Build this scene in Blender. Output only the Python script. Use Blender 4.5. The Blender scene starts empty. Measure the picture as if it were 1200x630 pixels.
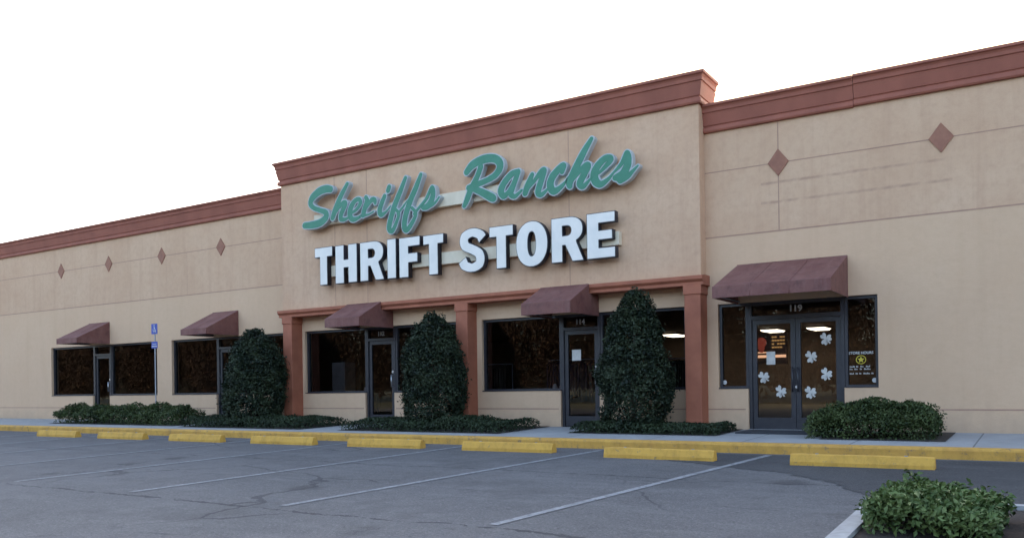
import bpy, math, random
import numpy as np
from mathutils import Vector, Matrix
random.seed(4); rng = np.random.default_rng(4)
S = bpy.context.scene
COL = S.collection

# ------------------------------------------------------------------ camera
FPX = 985.0; PP = (600.0, 452.0); ROLL = 0.0146
TH = math.atan2(620, 985.0); EYE = Vector((0, -15.7, 0.93))
CR = Vector((math.cos(TH), math.sin(TH), 0)); CF = Vector((-math.sin(TH), math.cos(TH), 0)); CU = Vector((0, 0, 1))
cam_d = bpy.data.cameras.new('camera'); cam = bpy.data.objects.new('camera', cam_d); COL.objects.link(cam)
cam_d.sensor_width = 36; cam_d.lens = FPX / 1200 * 36; cam_d.shift_y = (PP[1] - 315) / 1200
cam_d.clip_end = 2000; cam_d.clip_start = 0.05
rx = CR * math.cos(ROLL) - CU * math.sin(ROLL); ux = CR * math.sin(ROLL) + CU * math.cos(ROLL); bz = -CF
M = Matrix(((rx.x, ux.x, bz.x, EYE.x), (rx.y, ux.y, bz.y, EYE.y), (rx.z, ux.z, bz.z, EYE.z), (0, 0, 0, 1)))
cam.matrix_world = M; S.camera = cam

# ------------------------------------------------------------------ sky, sun, exposure
SUN_EL = math.radians(13); SUN_AZ = math.radians(-12)          # azimuth from +Y (behind the shops) towards +X
w = bpy.data.worlds.new('World'); S.world = w; w.use_nodes = True
nt = w.node_tree; sky = nt.nodes.new('ShaderNodeTexSky'); sky.sky_type = 'NISHITA'
sky.sun_disc = False; sky.sun_elevation = SUN_EL; sky.sun_rotation = SUN_AZ
sky.air_density = 0.75; sky.dust_density = 4.5; sky.ozone_density = 0.3
nt.links.new(sky.outputs[0], nt.nodes['Background'].inputs[0]); nt.nodes['Background'].inputs[1].default_value = 0.12
sd = bpy.data.lights.new('sun', 'SUN'); sd.energy = 2.0; sd.angle = math.radians(0.5); sd.color = (1.0, 0.86, 0.7)
so = bpy.data.objects.new('sun', sd); COL.objects.link(so)
sv = Vector((math.sin(SUN_AZ) * math.cos(SUN_EL), math.cos(SUN_AZ) * math.cos(SUN_EL), math.sin(SUN_EL)))
so.rotation_euler = sv.to_track_quat('Z', 'Y').to_euler()
S.view_settings.view_transform = 'Standard'; S.view_settings.look = 'None'
S.view_settings.gamma = 1; S.view_settings.exposure = 3.25
S.cycles.sample_clamp_direct = 0.4

# ------------------------------------------------------------------ helpers
def tag(o, label=None, cat=None, group=None, kind=None):
    if label: o['label'] = label
    if cat: o['category'] = cat
    if group: o['group'] = group
    if kind: o['kind'] = kind
    return o

def empty(name, loc, label=None, cat=None, group=None):
    o = bpy.data.objects.new(name, None); COL.objects.link(o); o.location = loc; o.empty_display_size = .2
    return tag(o, label, cat, group)

class MB:
    def __init__(s): s.v = []; s.f = []
    def quad(s, *p):
        n = len(s.v); s.v += [tuple(q) for q in p]; s.f.append(tuple(range(n, n + len(p))))
    def box(s, x0, x1, y0, y1, z0, z1):
        n = len(s.v)
        s.v += [(x0,y0,z0),(x1,y0,z0),(x1,y1,z0),(x0,y1,z0),(x0,y0,z1),(x1,y0,z1),(x1,y1,z1),(x0,y1,z1)]
        s.f += [tuple(n + i for i in q) for q in ((3,2,1,0),(4,5,6,7),(0,1,5,4),(1,2,6,5),(2,3,7,6),(3,0,4,7))]
    def prism_x(s, pts, x0, x1):                      # polygon of (y,z) swept along x
        n = len(s.v); k = len(pts)
        s.v += [(x0, y, z) for y, z in pts] + [(x1, y, z) for y, z in pts]
        s.f.append(tuple(n + i for i in range(k))[::-1]); s.f.append(tuple(n + k + i for i in range(k)))
        for i in range(k):
            j = (i + 1) % k; s.f.append((n+i, n+j, n+k+j, n+k+i))
    def prism_y(s, pts, y0, y1):                      # polygon of (x,z) swept along y
        n = len(s.v); k = len(pts)
        s.v += [(x, y0, z) for x, z in pts] + [(x, y1, z) for x, z in pts]
        s.f.append(tuple(n + i for i in range(k))); s.f.append(tuple(n + k + i for i in range(k))[::-1])
        for i in range(k):
            j = (i + 1) % k; s.f.append((n+j, n+i, n+k+i, n+k+j))
    def tube(s, a, b, r0, r1=None, n=10):
        r1 = r0 if r1 is None else r1
        a = Vector(a); b = Vector(b); d = (b - a).normalized()
        u = d.orthogonal().normalized(); v = d.cross(u); m = len(s.v)
        for p, r in ((a, r0), (b, r1)):
            for i in range(n):
                t = 2 * math.pi * i / n; s.v.append(tuple(p + (u * math.cos(t) + v * math.sin(t)) * r))
        for i in range(n):
            j = (i + 1) % n; s.f.append((m+i, m+j, m+n+j, m+n+i))
        s.f.append(tuple(m + i for i in range(n))[::-1]); s.f.append(tuple(m + n + i for i in range(n)))
    def build(s, name, mat, parent=None, smooth=False, bevel=0):
        me = bpy.data.meshes.new(name); me.from_pydata(s.v, [], s.f); me.validate(); me.update()
        o = bpy.data.objects.new(name, me); COL.objects.link(o); me.materials.append(mat)
        if smooth: me.polygons.foreach_set('use_smooth', [True] * len(me.polygons))
        if bevel:
            b = o.modifiers.new('bevel', 'BEVEL'); b.width = bevel; b.segments = 2; b.limit_method = 'ANGLE'
        adopt(o, parent)
        return o

def origin(p):
    v = Vector((0, 0, 0))
    while p: v += p.location; p = p.parent
    return v
def adopt(o, parent):
    if parent is None: return
    o.parent = parent; o.location = Vector(o.location) - origin(parent)

def struct(mb, name, mat): return tag(mb.build(name, mat), kind='structure')

# ------------------------------------------------------------------ materials
def new_mat(name):
    m = bpy.data.materials.new(name); m.use_nodes = True
    t = m.node_tree; return m, t, t.nodes['Principled BSDF']
def nd(t, typ, **k):
    n = t.nodes.new(typ)
    for a, b in k.items(): setattr(n, a, b)
    return n
def noise(t, vec, scale, detail=4, rough=.55, dist=0):
    n = nd(t, 'ShaderNodeTexNoise'); n.inputs['Scale'].default_value = scale; n.inputs['Detail'].default_value = detail
    n.inputs['Roughness'].default_value = rough; n.inputs['Distortion'].default_value = dist
    t.links.new(vec, n.inputs['Vector']); return n.outputs['Fac']
def ramp(t, fac, a, b):
    n = nd(t, 'ShaderNodeMapRange'); n.inputs[1].default_value = a; n.inputs[2].default_value = b
    t.links.new(fac, n.inputs[0]); return n.outputs[0]
def mix(t, fac, a, b, blend='MIX'):
    n = nd(t, 'ShaderNodeMix', data_type='RGBA', blend_type=blend)
    if hasattr(fac, 'node'): t.links.new(fac, n.inputs[0])
    else: n.inputs[0].default_value = fac
    for v, i in ((a, 6), (b, 7)):
        if hasattr(v, 'node'): t.links.new(v, n.inputs[i])
        else: n.inputs[i].default_value = (*v, 1)
    return n.outputs[2]
def mathn(t, op, a, b=None, c=None):
    n = nd(t, 'ShaderNodeMath', operation=op)
    for i, v in enumerate((a, b, c)):
        if v is None: continue
        if hasattr(v, 'node'): t.links.new(v, n.inputs[i])
        else: n.inputs[i].default_value = v
    return n.outputs[0]
def pos(t, sc=(1, 1, 1)):
    g = nd(t, 'ShaderNodeNewGeometry'); m = nd(t, 'ShaderNodeMapping'); m.inputs['Scale'].default_value = sc
    t.links.new(g.outputs['Position'], m.inputs['Vector']); return m.outputs[0]
def bump(t, p, h, strength, dist=.01):
    b = nd(t, 'ShaderNodeBump'); b.inputs['Strength'].default_value = strength; b.inputs['Distance'].default_value = dist
    t.links.new(h, b.inputs['Height']); t.links.new(b.outputs[0], p.inputs['Normal'])

def simple(name, c1, c2=None, scale=6, rough=.6, bmp=0, bscale=60, sc=(1,1,1), metallic=0, spec=.5):
    m, t, p = new_mat(name); v = pos(t, sc)
    c2 = c2 or tuple(x * .8 for x in c1)
    t.links.new(mix(t, ramp(t, noise(t, v, scale, 5, .6), .35, .65), c1, c2), p.inputs['Base Color'])
    p.inputs['Roughness'].default_value = rough; p.inputs['Metallic'].default_value = metallic
    p.inputs['Specular IOR Level'].default_value = spec
    if bmp: bump(t, p, noise(t, pos(t), bscale, 3), bmp)
    return m

def stucco(name, base, light, dark, split=None):
    m, t, p = new_mat(name); v = pos(t)
    c = mix(t, ramp(t, noise(t, v, .55, 6, .62), .36, .66), base, light)
    c = mix(t, mathn(t, 'MULTIPLY', ramp(t, noise(t, pos(t, (2.6, 2.6, .16)), 1.3, 7, .68), .50, .76), .5), c, dark)   # run-off streaks
    c = mix(t, mathn(t, 'MULTIPLY', ramp(t, noise(t, v, 7, 6, .75), .45, .7), .38), c, dark)
    if split:                                                           # the paler paint below the reveal line
        sx = nd(t, 'ShaderNodeSeparateXYZ'); t.links.new(v, sx.inputs[0])
        c = mix(t, mathn(t, 'GREATER_THAN', sx.outputs[2], 3.705), mix(t, .5, c, split), c)
        zz = mathn(t, 'ADD', sx.outputs[2], mathn(t, 'MULTIPLY', noise(t, v, 3, 5, .7), .9))
        c = mix(t, mathn(t, 'MULTIPLY', ramp(t, zz, .95, .35), .45), c, (.33, .25, .18))      # splash dirt at the foot
        gx = mathn(t, 'MULTIPLY', mathn(t, 'GREATER_THAN', sx.outputs[0], -4.36), mathn(t, 'LESS_THAN', sx.outputs[0], -1.2))
        zw = mathn(t, 'ADD', sx.outputs[2], mathn(t, 'MULTIPLY', noise(t, v, 2.5, 5, .7), .05))
        for za in (4.625, 4.27):                                        # scars of an old sign's rails, painted over
            ln = ramp(t, mathn(t, 'ABSOLUTE', mathn(t, 'SUBTRACT', zw, za)), .035, .008)
            c = mix(t, mathn(t, 'MULTIPLY', mathn(t, 'MULTIPLY', gx, ln), mathn(t, 'MULTIPLY', ramp(t, noise(t, v, 4, 4), .35, .6), .7)), c, (.36, .22, .15))
    t.links.new(c, p.inputs['Base Color']); p.inputs['Roughness'].default_value = .9
    p.inputs['Specular IOR Level'].default_value = .2
    h = mathn(t, 'ADD', noise(t, v, 90, 3, .6), mathn(t, 'MULTIPLY', noise(t, v, 9, 3), 1.2))
    bump(t, p, h, .35, .012); return m

M_tower = stucco('tower_stucco', (.565, .350, .220), (.62, .408, .268), (.44, .258, .165))
M_wall = stucco('wing_stucco', (.56, .356, .225), (.615, .41, .268), (.45, .272, .172), (.625, .425, .272))
M_joint = simple('joint_sealant', (.34, .20, .135), (.40, .24, .165), 4, .9)
M_trim = simple('brown_trim', (.38, .125, .066), (.31, .098, .052), 3, .75, .25, 50)
M_corn = simple('cornice_paint', (.31, .098, .06), (.25, .078, .048), 2.2, .75, .25, 50, sc=(1, 1, .5))
M_diamond = simple('terracotta_tile', (.31, .13, .075), (.25, .10, .06), 9, .7, .2, 40)
def awning_mat():
    m, t, p = new_mat('awning_cloth')
    c = mix(t, ramp(t, noise(t, pos(t, (1, 1, 1)), 2.2, 6, .65), .35, .7), (.15, .050, .040), (.20, .085, .068))
    c = mix(t, mathn(t, 'MULTIPLY', ramp(t, noise(t, pos(t, (5, .7, .7)), 2.0, 5, .6), .5, .75), .5), c, (.25, .125, .105))   # sun bleached streaks
    c = mix(t, mathn(t, 'MULTIPLY', ramp(t, noise(t, pos(t), 6, 6, .75), .50, .68), .55), c, (.065, .025, .023))
    t.links.new(c, p.inputs['Base Color']); p.inputs['Roughness'].default_value = .7
    bump(t, p, mathn(t, 'ADD', noise(t, pos(t), 5, 2), mathn(t, 'MULTIPLY', noise(t, pos(t), 120, 2), .15)), .5, .03); return m
M_awn = awning_mat()
M_bronze = simple('dark_bronze_aluminium', (.022, .021, .026), (.03, .028, .034), 8, .38, 0)
M_steel = simple('steel', (.55, .55, .56), (.45, .45, .46), 20, .35, metallic=.9)
M_galv = simple('galvanised_post', (.33, .34, .36), (.26, .27, .29), 20, .5, metallic=.4)
M_race = simple('cream_raceway', (.70, .60, .45), (.62, .52, .38), 3, .6, sc=(1, 1, .4))
M_green = simple('green_acrylic', (.018, .165, .088), (.03, .19, .115), 4, .4)
M_edge = simple('pale_letter_return', (.44, .47, .47), (.36, .40, .41), 5, .5)
M_white = simple('white_acrylic', (.77, .715, .645), (.70, .66, .60), 3, .35)
M_navy = simple('navy_letter_return', (.012, .013, .022), (.02, .02, .03), 6, .5)
M_paper = simple('white_paper', (.60, .57, .53), (.48, .46, .43), 12, .8)
M_vinyl = simple('white_vinyl', (.55, .54, .52), (.45, .44, .43), 12, .6)
M_yellowvinyl = simple('yellow_vinyl', (.62, .5, .05), (.5, .4, .04), 12, .6)
M_blue = simple('blue_sign_paint', (.035, .06, .30), (.05, .08, .34), 9, .5)
M_mat = simple('rubber_mat', (.025, .026, .03), (.04, .04, .045), 30, .9, .3, 90)
M_bark = simple('bark', (.11, .085, .06), (.07, .05, .035), 14, .9, .5, 40)
M_room = simple('shop_interior', (.16, .12, .095), (.12, .09, .07), 1, .9)
M_wood = simple('pale_cabinet', (.30, .27, .24), (.24, .21, .18), 3, .7)
M_cloth = [simple('rack_cloth', (.12, .04, .035), (.05, .05, .09), 7, .9, sc=(1, 1, .1)), simple('rack_cloth_pale', (.16, .14, .10), (.06, .04, .03), 7, .9, sc=(1, 1, .1))]
M_roof = simple('roof_membrane', (.35, .35, .34), None, 1, .9)

def glass_mat():
    m, t, p = new_mat('tinted_glass'); t.nodes.remove(p); out = t.nodes['Material Output']
    tr = nd(t, 'ShaderNodeBsdfTransparent'); tr.inputs[0].default_value = (.42, .42, .45, 1)
    gl = nd(t, 'ShaderNodeBsdfGlossy'); gl.inputs['Roughness'].default_value = .004
    fr = nd(t, 'ShaderNodeFresnel'); fr.inputs[0].default_value = 1.6
    b = nd(t, 'ShaderNodeBump'); b.inputs['Strength'].default_value = .025; b.inputs['Distance'].default_value = .02
    t.links.new(noise(t, pos(t), 1.1, 2), b.inputs['Height']); t.links.new(b.outputs[0], gl.inputs['Normal'])
    mx = nd(t, 'ShaderNodeMixShader'); t.links.new(fr.outputs[0], mx.inputs[0])
    t.links.new(tr.outputs[0], mx.inputs[1]); t.links.new(gl.outputs[0], mx.inputs[2]); t.links.new(mx.outputs[0], out.inputs[0])
    return m
M_glass = glass_mat()

def emit(name, col, st):
    m, t, p = new_mat(name); p.inputs['Base Color'].default_value = (*col, 1)
    p.inputs['Emission Color'].default_value = (*col, 1); p.inputs['Emission Strength'].default_value = st; return m
M_lamp = emit('fluorescent_tube', (1, .86, .62), 1.5)
M_glow_o = emit('lit_orange', (1, .55, .30), .2)
M_glow_r = emit('lit_red', (.8, .14, .08), .035)
M_glow_y = emit('lit_yellow', (.9, .5, .16), .08)

def asphalt(name, dark=False):
    m, t, p = new_mat(name); v = pos(t)
    a, b = ((.040, .040, .042), (.066, .065, .066)) if dark else ((.086, .083, .083), (.122, .117, .116))
    c = mix(t, ramp(t, noise(t, v, .45, 6, .65), .35, .65), a, b)
    c = mix(t, mathn(t, 'MULTIPLY', ramp(t, noise(t, v, 3.1, 6, .7), .52, .72), .55), c, tuple(x * .62 for x in a))
    c = mix(t, mathn(t, 'MULTIPLY', ramp(t, noise(t, pos(t, (.35, 1.4, 1)), 1.6, 5, .6), .55, .75), .5), c, tuple(x * 1.35 for x in b))
    c = mix(t, mathn(t, 'MULTIPLY', ramp(t, noise(t, v, 42, 4, .85), .5, .66), .6), c, tuple(x * 2.0 for x in b))
    c = mix(t, mathn(t, 'MULTIPLY', ramp(t, noise(t, v, 27, 4, .85), .54, .68), .7), c, tuple(x * .3 for x in a))
    sx = nd(t, 'ShaderNodeSeparateXYZ'); t.links.new(v, sx.inputs[0])
    if not dark:
        wob = mathn(t, 'MULTIPLY', mathn(t, 'SUBTRACT', noise(t, v, .7, 6, .7), .5), .5)
        for y0, wd, k in ((-9.40, .030, .75), (-5.82, .026, .7), (-7.55, .012, .4), (-12.6, .03, .6)):
            d = mathn(t, 'ABSOLUTE', mathn(t, 'SUBTRACT', mathn(t, 'ADD', sx.outputs[1], wob), y0))
            thick = mathn(t, 'MULTIPLY', ramp(t, noise(t, v, 2.3, 4, .7), .38, .62), wd * 1.6)
            c = mix(t, mathn(t, 'MULTIPLY', mathn(t, 'LESS_THAN', d, thick), k), c, (.02, .02, .024))
        ov = nd(t, 'ShaderNodeTexVoronoi'); ov.inputs['Scale'].default_value = .55; ov.inputs['Randomness'].default_value = 1; t.links.new(v, ov.inputs['Vector'])
        od = mathn(t, 'ADD', ov.outputs['Distance'], mathn(t, 'MULTIPLY', noise(t, v, 5, 5, .7), .22))
        c = mix(t, mathn(t, 'MULTIPLY', ramp(t, od, .27, .17), .6), c, (.03, .029, .03))          # oil drips
        c = mix(t, mathn(t, 'MULTIPLY', ramp(t, noise(t, pos(t, (1, 1, 1)), .9, 7, .72), .50, .64), .45), c, tuple(x * .6 for x in a))
        vo = nd(t, 'ShaderNodeTexVoronoi', feature='DISTANCE_TO_EDGE'); vo.inputs['Scale'].default_value = .42
        n2 = nd(t, 'ShaderNodeTexNoise'); n2.inputs['Scale'].default_value = 1.2; n2.inputs['Detail'].default_value = 6; t.links.new(v, n2.inputs['Vector'])
        vm = nd(t, 'ShaderNodeMix', data_type='VECTOR'); vm.inputs[0].default_value = .35
        t.links.new(v, vm.inputs[4]); t.links.new(n2.outputs['Color'], vm.inputs[5]); t.links.new(vm.outputs[1], vo.inputs['Vector'])
        cr = mathn(t, 'MULTIPLY', mathn(t, 'LESS_THAN', vo.outputs['Distance'], .0045), ramp(t, noise(t, v, .33, 3), .5, .6))
        c = mix(t, mathn(t, 'MULTIPLY', cr, .6), c, (.02, .02, .024))
    t.links.new(c, p.inputs['Base Color']); p.inputs['Roughness'].default_value = .85; p.inputs['Specular IOR Level'].default_value = .35
    bump(t, p, noise(t, v, 70, 4, .7), .6, .012); return m
M_asph = asphalt('asphalt'); M_patch = asphalt('asphalt_newer', True)

def concrete():
    m, t, p = new_mat('sidewalk_concrete'); v = pos(t)
    c = mix(t, ramp(t, noise(t, v, 1.2, 6, .65), .35, .65), (.27, .265, .26), (.34, .335, .325))
    c = mix(t, mathn(t, 'MULTIPLY', ramp(t, noise(t, v, 30, 4, .7), .5, .75), .4), c, (.18, .175, .17))
    sx = nd(t, 'ShaderNodeSeparateXYZ'); t.links.new(v, sx.inputs[0])
    fr = mathn(t, 'ABSOLUTE', mathn(t, 'SUBTRACT', mathn(t, 'FRACT', mathn(t, 'MULTIPLY', sx.outputs[0], 1 / 1.6)), .5))
    c = mix(t, mathn(t, 'MULTIPLY', mathn(t, 'LESS_THAN', fr, .007), .7), c, (.09, .085, .08))
    t.links.new(c, p.inputs['Base Color']); p.inputs['Roughness'].default_value = .9; bump(t, p, noise(t, v, 60, 3), .3); return m
M_conc = concrete()

def worn_paint(name, c1, c2, under, lo, hi, scale):
    m, t, p = new_mat(name); v = pos(t)
    c = mix(t, ramp(t, noise(t, v, 2.2, 5, .6), .35, .65), c1, c2)
    c = mix(t, ramp(t, noise(t, v, scale, 6, .8), lo, hi), c, under)
    c = mix(t, mathn(t, 'MULTIPLY', ramp(t, noise(t, pos(t, (2, 2, 1)), 3, 6, .75), .46, .7), .6), c, tuple(x * .5 for x in c1))
    t.links.new(c, p.inputs['Base Color']); p.inputs['Roughness'].default_value = .8; bump(t, p, noise(t, v, 45, 4), .35); return m
M_kerb = worn_paint('yellow_kerb_paint', (.58, .315, .055), (.50, .26, .05), (.17, .12, .08), .56, .66, 9)
M_stop = worn_paint('yellow_stop_paint', (.63, .345, .055), (.56, .30, .05), (.2, .15, .09), .59, .68, 11)
M_line = worn_paint('worn_white_paint', (.29, .29, .295), (.22, .22, .225), (.085, .088, .093), .47, .64, 15)
M_kerbgrey = simple('kerb_concrete', (.36, .355, .345), (.27, .265, .255), 7, .9, .3, 50)

def leaf_mat(name, cols, rough=.5):
    m, t, p = new_mat(name)
    g = nd(t, 'ShaderNodeNewGeometry'); r = nd(t, 'ShaderNodeValToRGB'); t.links.new(g.outputs['Random Per Island'], r.inputs[0])
    e = r.color_ramp.elements; e[0].color = (*cols[0], 1); e[1].color = (*cols[-1], 1)
    for i, c in enumerate(cols[1:-1]): e.new((i + 1) / (len(cols) - 1)).color = (*c, 1)
    c = mix(t, mathn(t, 'MULTIPLY', ramp(t, noise(t, pos(t), 3.2, 3), .42, .62), .45), r.outputs[0], tuple(x * 1.7 for x in cols[-1]))
    t.links.new(c, p.inputs['Base Color']); p.inputs['Roughness'].default_value = rough
    p.inputs['Specular IOR Level'].default_value = .22; return m
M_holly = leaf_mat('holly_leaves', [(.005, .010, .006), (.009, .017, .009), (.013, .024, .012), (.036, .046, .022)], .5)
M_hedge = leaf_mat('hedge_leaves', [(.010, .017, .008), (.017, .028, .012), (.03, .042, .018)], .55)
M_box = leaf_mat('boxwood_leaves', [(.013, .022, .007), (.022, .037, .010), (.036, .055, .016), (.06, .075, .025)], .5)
M_ivy = leaf_mat('young_leaves', [(.04, .07, .02), (.07, .11, .03), (.11, .14, .045)], .5)
M_wood_far = leaf_mat('autumn_crowns', [(.012, .007, .005), (.017, .009, .006), (.012, .010, .006), (.022, .011, .007)], .8)
M_mulch = simple('mulch', (.045, .032, .024), (.025, .018, .014), 25, .95, .8, 40)
M_field = simple('dry_ground', (.09, .09, .05), (.07, .075, .04), .4, .95)

# ------------------------------------------------------------------ ground, lot, walk
def gz(y): return -.15 - .03 * max(0, min(-2.7 - y, 16))
b = MB(); b.quad((-400, -400, -.70), (400, -400, -.70), (400, 400, -.70), (-400, 400, -.70)); struct(b, 'ground', M_field)
b = MB()
ys = [-2.62, -2.7, -18.7, -34]
for y0, y1 in zip(ys[1:], ys):
    b.quad((-70, y0, gz(y0)), (40, y0, gz(y0)), (40, y1, gz(y1)), (-70, y1, gz(y1)))
struct(b, 'parking_lot', M_asph)
edge = [(-5.35, -3.0), (-5.2, -3.55), (-4.75, -4.0), (-4.3, -4.25), (-3.75, -4.42), (-3.3, -4.72), (-2.85, -4.83), (-2.45, -5.25), (-2.05, -5.5), (-1.75, -6.05), (-1.35, -6.6), (-.8, -6.9), (.3, -7.15), (2, -7.2), (6, -7.1), (6, -2.95)]
b = MB(); pts = []
for (x0, y0), (x1, y1) in zip(edge, edge[1:]):
    for k in range(6):
        f = k / 6; j = .05 if x0 < 5.9 else 0
        pts.append((x0 + (x1 - x0) * f + random.uniform(-j, j), y0 + (y1 - y0) * f + random.uniform(-j, j)))
pts.append(edge[-1]); pts = pts[::-1]
b.quad(*[(x, y, gz(y) + .004) for x, y in pts[::-1]]); struct(b, 'asphalt_patch', M_patch)
b = MB()
for k in range(-3, 14):
    xs = -3.45 - 2.76 * k
    ya, yb = -3.05, -9.25
    if k < 0: continue
    xe = xs - .135 * (ya - yb); h = .05
    n = 6
    for i in range(n):
        p = ya + (yb - ya) * i / n; q = ya + (yb - ya) * (i + 1) / n
        xp = xs - .135 * (ya - p); xq = xs - .135 * (ya - q)
        b.quad((xq - h, q, gz(q) + .006), (xq + h, q, gz(q) + .006), (xp + h, p, gz(p) + .006), (xp - h, p, gz(p) + .006))
struct(b, 'parking_lines', M_line)
b = MB(); b.prism_x([(-2.69, -.3), (-2.69, -.002), (0, .05), (0, -.3)], -70, 40); struct(b, 'sidewalk', M_conc)
b = MB()
x = -70
while x < 40:
    b.prism_x([(-2.86, -.3), (-2.86, -.035), (-2.845, -.008), (-2.82, .004), (-2.69, .006), (-2.69, -.3)], x, x + 3.046); x += 3.05
struct(b, 'kerb', M_kerb)
# parking island at lower right
def island_outline(off):
    x0, x1, y0, y1 = -1.36 + off, 1.3 - off, -13.0, -7.2 - off; r = .6
    o = [(x0, y0)]
    for cx, cy, a0 in ((x0 + r, y1 - r, 180), (x1 - r, y1 - r, 90)):
        for k in range(7):
            a = math.radians(a0 - 15 * k); o.append((cx + r * math.cos(a), cy + r * math.sin(a)))
    return o + [(x1, y0)]
b = MB(); A = island_outline(0); Bq = island_outline(.15)
for i in range(len(A) - 1):
    (ax, ay), (bx, by), (cx, cy), (dx, dy) = A[i], A[i+1], Bq[i+1], Bq[i]
    g = lambda y, h: gz(y) + h
    b.quad((ax, ay, g(ay, -.1)), (bx, by, g(by, -.1)), (bx, by, g(by, .13)), (ax, ay, g(ay, .13)))
    b.quad((ax, ay, g(ay, .13)), (bx, by, g(by, .13)), (cx, cy, g(cy, .14)), (dx, dy, g(dy, .14)))
    b.quad((dx, dy, g(dy, .14)), (cx, cy, g(cy, .14)), (cx, cy, g(cy, -.1)), (dx, dy, g(dy, -.1)))
struct(b, 'island_kerb', M_kerbgrey)
b = MB(); b.quad(*[(x, y, gz(y) + .10) for x, y in island_outline(.14)][::-1]); struct(b, 'island_bed', M_mulch)

# ------------------------------------------------------------------ building
bld = empty('strip_mall_building', (-11, 0, 0), 'long tan stucco strip mall building with brown cornices and a raised centre parapet', 'building')
SILL, HEAD = .815, 2.43
WINS = [(-28.2, -25.82), (-24.9, -22.47), (-21.77, -19.78), (-18.83, -16.95), (-16.25, -14.18), (-13.25, -11.36), (-10.67, -8.66), (-7.74, -5.86), (-5.21, -4.65), (-2.94, -2.38)]
DOORS = [(-25.82, -24.9, None), (-19.78, -18.83, None), (-14.18, -13.25, '112'), (-8.66, -7.74, '114')]
DD = (-4.65, -2.94)
holes = [(a, c, SILL, HEAD) for a, c in WINS] + [(a, c, .04, HEAD) for a, c, _ in DOORS] + [(*DD, .04, HEAD)]
WX0, WX1, WT = -40, 14, 6.0
b = MB()
xs = sorted({WX0, WX1, *[h[0] for h in holes], *[h[1] for h in holes]}); zs = sorted({-.2, .04, SILL, HEAD, WT})
solid = lambda i, k: 0 <= i < len(xs) - 1 and 0 <= k < len(zs) - 1 and not any(h[0] - 1e-6 <= xs[i] and xs[i+1] <= h[1] + 1e-6 and h[2] - 1e-6 <= zs[k] and zs[k+1] <= h[3] + 1e-6 for h in holes)
y0, y1 = 0, .25
for i in range(len(xs) - 1):
    for k in range(len(zs) - 1):
        if not solid(i, k): continue
        a, c, p, q = xs[i], xs[i+1], zs[k], zs[k+1]
        b.quad((a, y0, p), (c, y0, p), (c, y0, q), (a, y0, q)); b.quad((c, y1, p), (a, y1, p), (a, y1, q), (c, y1, q))
        if not solid(i-1, k): b.quad((a, y1, p), (a, y0, p), (a, y0, q), (a, y1, q))
        if not solid(i+1, k): b.quad((c, y0, p), (c, y1, p), (c, y1, q), (c, y0, q))
        if not solid(i, k-1): b.quad((a, y1, p), (c, y1, p), (c, y0, p), (a, y0, p))
        if not solid(i, k+1): b.quad((a, y0, q), (c, y0, q), (c, y1, q), (a, y1, q))
b.build('storefront_wall', M_wall, bld)
TX0, TX1, TY = -16.73, -5.43, -.30
b = MB(); b.box(TX0, TX1, TY, .42, 2.80, 6.6); b.build('tower_wall', M_tower, bld)
for q in ((WX0, WX0 + .25, .25, 22, -.2, 5.9), (WX1 - .25, WX1, .25, 22, -.2, 5.9), (WX0, WX1, 22, 22.25, -.2, 5.9)):
    b = MB(); b.box(*q); b.build('outer_wall', M_wall, bld)
b = MB(); b.box(WX0 + .25, WX1 - .25, .25, 22, 5.4, 5.55); b.build('roof_light_block', M_roof, bld)  # unseen slab, added to block daylight from above
# interior shell of the shop
b = MB(); b.box(WX0 + .25, WX1 - .25, .26, 22, -.15, .035); b.build('shop_floor', M_room, bld)
b = MB(); b.box(WX0 + .25, WX1 - .25, .26, 22, 3.0, 3.1); b.build('shop_ceiling', M_room, bld)
for q in ((WX0 + .25, WX1 - .25, 19.5, 19.7, .035, 3.0), (-22.12, -22.0, .26, 19.5, .035, 3.0)):
    b = MB(); b.box(*q); b.build('shop_partition', M_room, bld)

# pilasters, beam
for a, c in ((-16.66, -16.34), (-11.12, -10.80), (-5.74, -5.42)):
    b = MB(); b.box(a, c, -.37, 0.003, 0.0, 2.62); b.box(a - .02, c + .02, -.39, 0.003, 2.62, 2.79)
    b.build('pilaster', M_trim, bld, bevel=.008)
b = MB()
prof = [(0.02, 2.79), (-.385, 2.79), (-.385, 2.85), (-.41, 2.87), (-.44, 2.90), (-.44, 2.965), (-.30, 2.985), (.02, 2.985)]
b.prism_x(prof, TX0 - .06, TX1 + .07); b.build('beam', M_trim, bld)

# cornices: a profile (out, z) swept round a path with mitred corners
PROF = [(0, -.58), (.055, -.575), (.07, -.545), (.065, -.48), (.03, -.465), (.032, -.44), (.05, -.43), (.095, -.22), (.10, -.205), (.085, -.20), (.088, -.175), (.11, -.165), (.115, -.10), (.135, -.06), (.165, -.05), (.165, 0)]
def cornice(path, top, scale=1.0):
    b = MB(); n = len(path); rings = []
    for i, (px, py) in enumerate(path):
        d0 = (Vector(path[i]) - Vector(path[i-1])).normalized() if i else None
        d1 = (Vector(path[i+1]) - Vector(path[i])).normalized() if i < n - 1 else None
        d0 = d0 or d1; d1 = d1 or d0
        n0 = Vector((d0.y, -d0.x)); n1 = Vector((d1.y, -d1.x)); m = (n0 + n1); m = m / (m.dot(n0))
        ring = [(px + m.x * o, py + m.y * o, top + z * scale) for o, z in PROF] + [(px - m.x * .3, py - m.y * .3, top), (px - m.x * .3, py - m.y * .3, top - .58 * scale)]
        rings.append(ring)
    k = len(rings[0])
    for r, s in zip(rings, rings[1:]):
        for j in range(k):
            q = (j + 1) % k; b.quad(r[j], s[j], s[q], r[q])
    b.quad(*rings[0]); b.quad(*rings[-1][::-1])
    return b
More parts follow.
